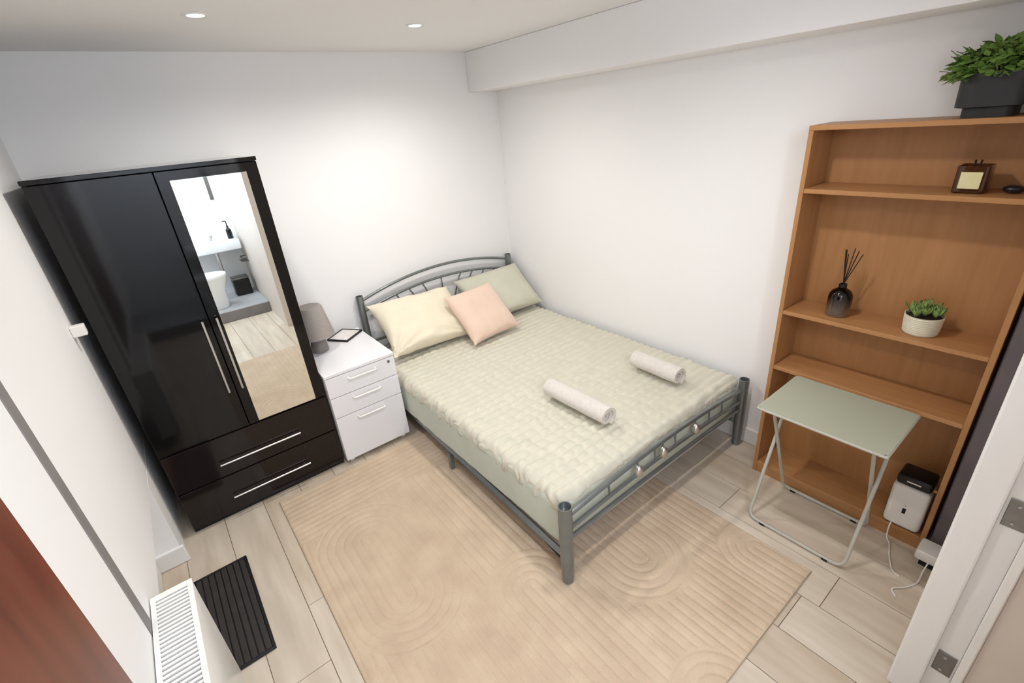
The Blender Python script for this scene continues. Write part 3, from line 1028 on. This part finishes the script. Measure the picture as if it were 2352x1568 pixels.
for k in range(620):
    a = rl.uniform(0, 2 * math.pi)
    el = math.acos(rl.uniform(-0.12, 1.0))
    q = rl.uniform(0.45, 0.97)
    p_ = Vector((px + 0.098 * q * math.sin(el) * math.cos(a), py + 0.138 * q * math.sin(el) * math.sin(a), z0 + 0.122 + 0.100 * q * math.cos(el)))
    if p_.x > -0.035:
        continue
    Rm = Matrix.Translation(p_) @ Matrix.Rotation(a - math.pi / 2 + rl.uniform(-1, 1), 4, 'Z') @ Matrix.Rotation(rl.uniform(-0.6, 0.9), 4, 'X') @ Matrix.Rotation(rl.uniform(-0.7, 0.7), 4, 'Y')
    L = rl.uniform(0.022, 0.034)
    w = L * 0.30
    vv = [bm.verts.new(Rm @ Vector(c)) for c in ((0, 0, 0), (-w, L * 0.5, 0.001), (0, L, -0.004), (w, L * 0.5, 0.001))]
    bm.faces.new((vv[0], vv[1], vv[2], vv[3]))
fo = put('foliage', bm, 'leaf', pl)
fo['kind'] = 'stuff'
# tan block at the picture's edge
tag(put('wooden_block', box(-0.165, -0.09, -2.985, -2.915, z0, z0 + 0.040, 0.006, 2), 'tan', None, True), 'small tan wooden block beside the black planter on the bookcase', 'block')

# humidifier on the bottom shelf
z0 = ST[3] + 0.0006
hm = thing('humidifier', 'white humidifier with a black top on the bottom shelf of the bookcase', 'humidifier', (-0.145, -2.952, ST[3]))
put('body', box(-0.205, -0.085, -3.019, -2.888, z0, z0 + 0.218, 0.020, 4), 'white_plastic', hm, True, 0.5)
ht = put('top_cap', box(-0.200, -0.090, -3.014, -2.893, z0 + 0.2185, z0 + 0.268, 0.014, 3), 'black_sat', hm, True, 0.5)
put('slot', box(-0.2008, -0.199, -2.978, -2.930, z0 + 0.242, z0 + 0.248, 0.0003, 1), 'white_plastic', ht)
put('button', box(-0.2068, -0.2048, -2.958, -2.946, z0 + 0.082, z0 + 0.110, 0.0008, 1), 'black_sat', hm)
put('indicator', tube([(-0.2068, -2.952, z0 + 0.125), (-0.2048, -2.952, z0 + 0.125)], 0.004, 10), 'chrome', hm)
put('foot', box(-0.195, -0.095, -3.008, -2.90, ST[3] + 0.0003, z0 + 0.002), 'dark_gap', hm)
cord = [(-0.200, -2.925, z0 + 0.012), (-0.225, -2.925, 0.070), (-0.232, -2.93, 0.012), (-0.262, -2.95, 0.0045), (-0.33, -2.97, 0.0045), (-0.40, -3.00, 0.0045), (-0.42, -3.03, 0.0045)]


def smooth_path(P, n=6):
    P = [Vector(p) for p in P]
    out = []
    for i in range(len(P) - 1):
        p0, p1, p2, p3 = P[max(i - 1, 0)], P[i], P[i + 1], P[min(i + 2, len(P) - 1)]
        for j in range(n):
            t = j / n
            out.append(0.5 * ((2 * p1) + (-p0 + p2) * t + (2 * p0 - 5 * p1 + 4 * p2 - p3) * t * t + (-p0 + 3 * p1 - 3 * p2 + p3) * t ** 3))
    out.append(P[-1])
    return out


put('power_cord', tube(smooth_path(cord), 0.0026, 6), 'white_plastic', hm, True)
# adapter box on the floor
ad = thing('power_adapter', 'white power adapter on a black block at the foot of the bookcase', 'adapter', (-0.27, -3.065, 0))
put('body', box(-0.318, -0.222, -3.122, -3.040, 0.045, 0.094, 0.010, 3), 'white_plastic', ad, True, 0.5)
put('foot', box(-0.288, -0.226, -3.110, -3.058, 0.0005, 0.0455), 'dark_gap', ad)
put('cable', tube(smooth_path([(-0.316, -3.090, 0.060), (-0.345, -3.085, 0.020), (-0.40, -3.085, 0.0040), (-0.46, -3.06, 0.0040), (-0.50, -3.03, 0.0040), (-0.53, -3.05, 0.0040)]), 0.0028, 6), 'white_plastic', ad, True)

# =================================================================== FOLDING TABLE
TX0, TX1, TY0, TY1, TZ = -0.590, -0.226, -2.905, -2.443, 0.650
tb = thing('folding_table', 'small folding table with a sage top in front of the bookcase', 'table', (-0.40, -2.67, 0))
bm = box(TX0, TX1, TY0, TY1, TZ - 0.014, TZ)
bmesh.ops.bevel(bm, geom=[e for e in bm.edges if abs(e.verts[0].co.z - e.verts[1].co.z) > 0.01], offset=0.010, segments=4, affect='EDGES')
put('top', bm, 'tabletop', tb, True, 0.5)
put('edge_band', tube(round_poly([(TX0, TY0, TZ - 0.007), (TX1, TY0, TZ - 0.007), (TX1, TY1, TZ - 0.007), (TX0, TY1, TZ - 0.007)], 0.010, 5), 0.0052, 8, closed=True), 'cream_metal', tb, True)
ya_, yb_ = -2.868, -2.462
R_ = 0.0078


def uleg(xf, xt, ya_, yb_, ztop):
    return tube(round_poly([(xt, ya_, ztop), (xf, ya_, 0.011), (xf, yb_, 0.011), (xt, yb_, ztop)], 0.045, 8, False), R_, 10)


put('leg_frame', uleg(-0.545, -0.300, ya_, yb_, TZ - 0.022), 'cream_metal', tb, True)
put('leg_frame', uleg(-0.228, -0.520, ya_ + 0.018, yb_ - 0.018, TZ - 0.022), 'cream_metal', tb, True)
for x, y in ((-0.300, ya_), (-0.300, yb_), (-0.520, ya_ + 0.018), (-0.520, yb_ - 0.018)):
    put('hinge_block', box(x - 0.014, x + 0.014, y - 0.007, y + 0.007, TZ - 0.034, TZ - 0.0142, 0.002, 1), 'cream_metal', tb)
for x, ys_ in ((-0.545, (-2.53, -2.80)), (-0.228, (-2.53, -2.80))):
    for y in ys_:
        put('foot_pad', box(x - 0.0095, x + 0.0095, y - 0.012, y + 0.012, 0.0006, 0.012, 0.002, 1), 'dark_gap', tb)

# =================================================================== RADIATOR
AX0, AX1, AY1, AY0, AZ = -2.755, -2.643, -1.640, -2.560, 0.585
rad = thing('radiator', 'white panel radiator with a slotted top grille on the left wall', 'radiator', ((AX0 + AX1) / 2, (AY0 + AY1) / 2, 0.08))
put('front_panel', box(AX1 - 0.012, AX1, AY0, AY1, 0.085, AZ - 0.004, 0.004, 2), 'radiator', rad, True, 0.5)
put('back_panel', box(AX0, AX0 + 0.012, AY0, AY1, 0.085, AZ - 0.004, 0.004, 2), 'radiator', rad, True, 0.5)
put('core', box(AX0 + 0.014, AX1 - 0.014, AY0 + 0.01, AY1 - 0.01, 0.10, AZ - 0.035), 'rad_dark', rad)
for y in (AY0, AY1 - 0.004):
    put('end_panel', box(AX0 + 0.012, AX1 - 0.012, y, y + 0.004, 0.10, AZ - 0.004), 'radiator', rad)
put('grille_rim', box(AX0 - 0.001, AX0 + 0.013, AY0, AY1 + 0.001, AZ - 0.0038, AZ, 0.001, 1), 'radiator', rad)
put('grille_rim', box(AX1 - 0.014, AX1 + 0.001, AY0, AY1 + 0.001, AZ - 0.0038, AZ, 0.001, 1), 'radiator', rad)
for y in (AY0 + 0.006, AY1 - 0.012):
    put('grille_end', box(AX0 + 0.013, AX1 - 0.014, y - 0.006, y + 0.013, AZ - 0.0038, AZ), 'radiator', rad)
sl = box(AX0 + 0.0125, AX1 - 0.0135, -0.0040, 0.0040, -0.012, 0.0, 0.001, 1)
sme = mesh_from(sl, 'grille_slat')
sme.materials.append(MT['radiator'])
k = 0
y = AY1 - 0.017
while y > AY0 + 0.02:
    o = bpy.data.objects.new('grille_slat', sme)
    o.parent = rad
    o.location = Vector((0, y, AZ - 0.0006)) - ORG[rad.name]
    C.objects.link(o)
    y -= 0.0158
for yy in (AY1 - 0.15, AY0 + 0.15):
    put('wall_bracket', box(XL, AX0 - 0.0002, yy - 0.02, yy + 0.02, 0.475, 0.54), 'radiator', rad)
    put('floor_leg', box(-2.705, -2.690, yy - 0.01, yy + 0.01, 0.0005, 0.10), 'radiator', rad)

# brown wooden panel by the viewer
bp_ = thing('wooden_door', 'glossy reddish brown wooden door folded against the left wall by the radiator', 'door', (-2.75, -2.5, 0.6))
put('leaf', box(XL + 0.0006, XL + 0.004, -3.15, -2.072, 0.60, 2.05, 0.001, 1), 'brown', bp_)

# black ribbed mat
fm_ = thing('floor_mat', 'narrow black ribbed mat on the floor beside the radiator', 'mat', (-2.635, -1.27, 0))
mx0, mx1, my0, my1 = -2.755, -2.522, -1.565, -0.972
put('backing', box(mx0, mx1, my0, my1, 0.0005, 0.006, 0.001, 1), 'mat_edge', fm_)
for s in ((mx0, mx0 + 0.010, my0, my1), (mx1 - 0.010, mx1, my0, my1), (mx0 + 0.010, mx1 - 0.010, my0, my0 + 0.010), (mx0 + 0.010, mx1 - 0.010, my1 - 0.010, my1)):
    put('border', box(*s, 0.006, 0.013, 0.0015, 1), 'mat_edge', fm_)
nr = 8
wrib = (mx1 - mx0 - 0.022) / nr
for i in range(nr):
    a = mx0 + 0.011 + i * wrib
    put('rib', box(a + 0.002, a + wrib - 0.002, my0 + 0.011, my1 - 0.011, 0.006, 0.0115, 0.003, 2), 'mat_rib', fm_)

# =================================================================== SHOWER ROOM (seen in the mirror)
FB = 0.1255
ba = thing('wash_basin', 'white wall-hung basin in the shower room, seen in the mirror', 'basin', (-1.80, -4.72, 0.65))
bm = box(-2.10, -1.53, YB + 0.002, -4.62, 0.700, 0.815, 0.02, 3)
put('bowl', bm, 'porcelain', ba, True, 0.5)
put('waste_pipe', tube([(-1.80, -4.80, 0.700), (-1.80, -4.80, 0.45), (-1.80, -4.94, 0.42)], 0.02, 10), 'chrome', ba, True)
put('tap', tube(round_poly([(-1.80, -4.86, 0.815), (-1.80, -4.86, 0.90), (-1.80, -4.74, 0.90), (-1.80, -4.74, 0.87)], 0.03, 5, False), 0.012, 10), 'chrome', ba, True)
sd = thing('soap_dispenser', 'black soap dispenser standing on the white basin, seen in the mirror', 'dispenser', (-1.595, -4.78, 0.815))
zs = 0.8156
put('bottle', lathe([(0.0, zs), (0.028, zs), (0.030, zs + 0.005), (0.030, zs + 0.105), (0.012, zs + 0.125), (0.010, zs + 0.155), (0.0, zs + 0.155)], -1.595, -4.78, 20), 'black_sat', sd, True)
put('pump', tube(round_poly([(-1.595, -4.78, zs + 0.153), (-1.595, -4.78, zs + 0.21), (-1.635, -4.78, zs + 0.21)], 0.012, 4, False), 0.006, 8), 'black_sat', sd, True)
bi = thing('waste_bin', 'black waste bin on the shower room floor, seen in the mirror', 'bin', (-1.65, -4.75, FB))
put('body', box(-1.745, -1.560, -4.84, -4.67, FB + 0.0005, FB + 0.20, 0.015, 3), 'black_sat', bi, True, 0.5)
put('lid', box(-1.748, -1.557, -4.843, -4.667, FB + 0.2005, FB + 0.225, 0.010, 2), 'steel', bi, True, 0.5)
to = thing('toilet', 'white toilet beside the basin in the shower room, seen in the mirror', 'toilet', (-2.05, -4.65, FB))
bm = lathe([(0.0, FB + 0.0005), (0.10, FB + 0.0005), (0.11, FB + 0.02), (0.12, FB + 0.2), (0.17, FB + 0.34), (0.175, FB + 0.37), (0.0, FB + 0.37)], -1.99, -4.38, 28)
put('bowl', bm, 'porcelain', to, True, 0.5)
put('seat', lathe([(0.0, FB + 0.3705), (0.178, FB + 0.3705), (0.178, FB + 0.395), (0.0, FB + 0.40)], -1.99, -4.38, 28), 'porcelain', to, True, 0.5)
rk = thing('roll_holder', 'steel toilet roll holder on the passage wall, seen in the mirror', 'holder', (-1.52, -4.72, 0.55))
put('bar', tube(round_poly([(-1.5006, -4.66, 0.58), (-1.56, -4.66, 0.58), (-1.56, -4.80, 0.58), (-1.5006, -4.80, 0.58)], 0.02, 4, False), 0.008, 8), 'steel', rk, True)
put('shelf', box(-1.58, -1.5006, -4.82, -4.64, 0.535, 0.541), 'steel', rk)
rl_ = thing('towel_rail', 'slim steel rail on the white shower room wall, seen in the mirror', 'rail', (-1.64, YB, 1.3))
put('bar', box(-1.655, -1.615, YB + 0.02, YB + 0.03, 1.27, 1.62, 0.003, 1), 'steel', rl_)
for z in (1.30, 1.58):
    put('mount', box(-1.642, -1.628, YB + 0.0005, YB + 0.02, z - 0.006, z + 0.006), 'steel', rl_)
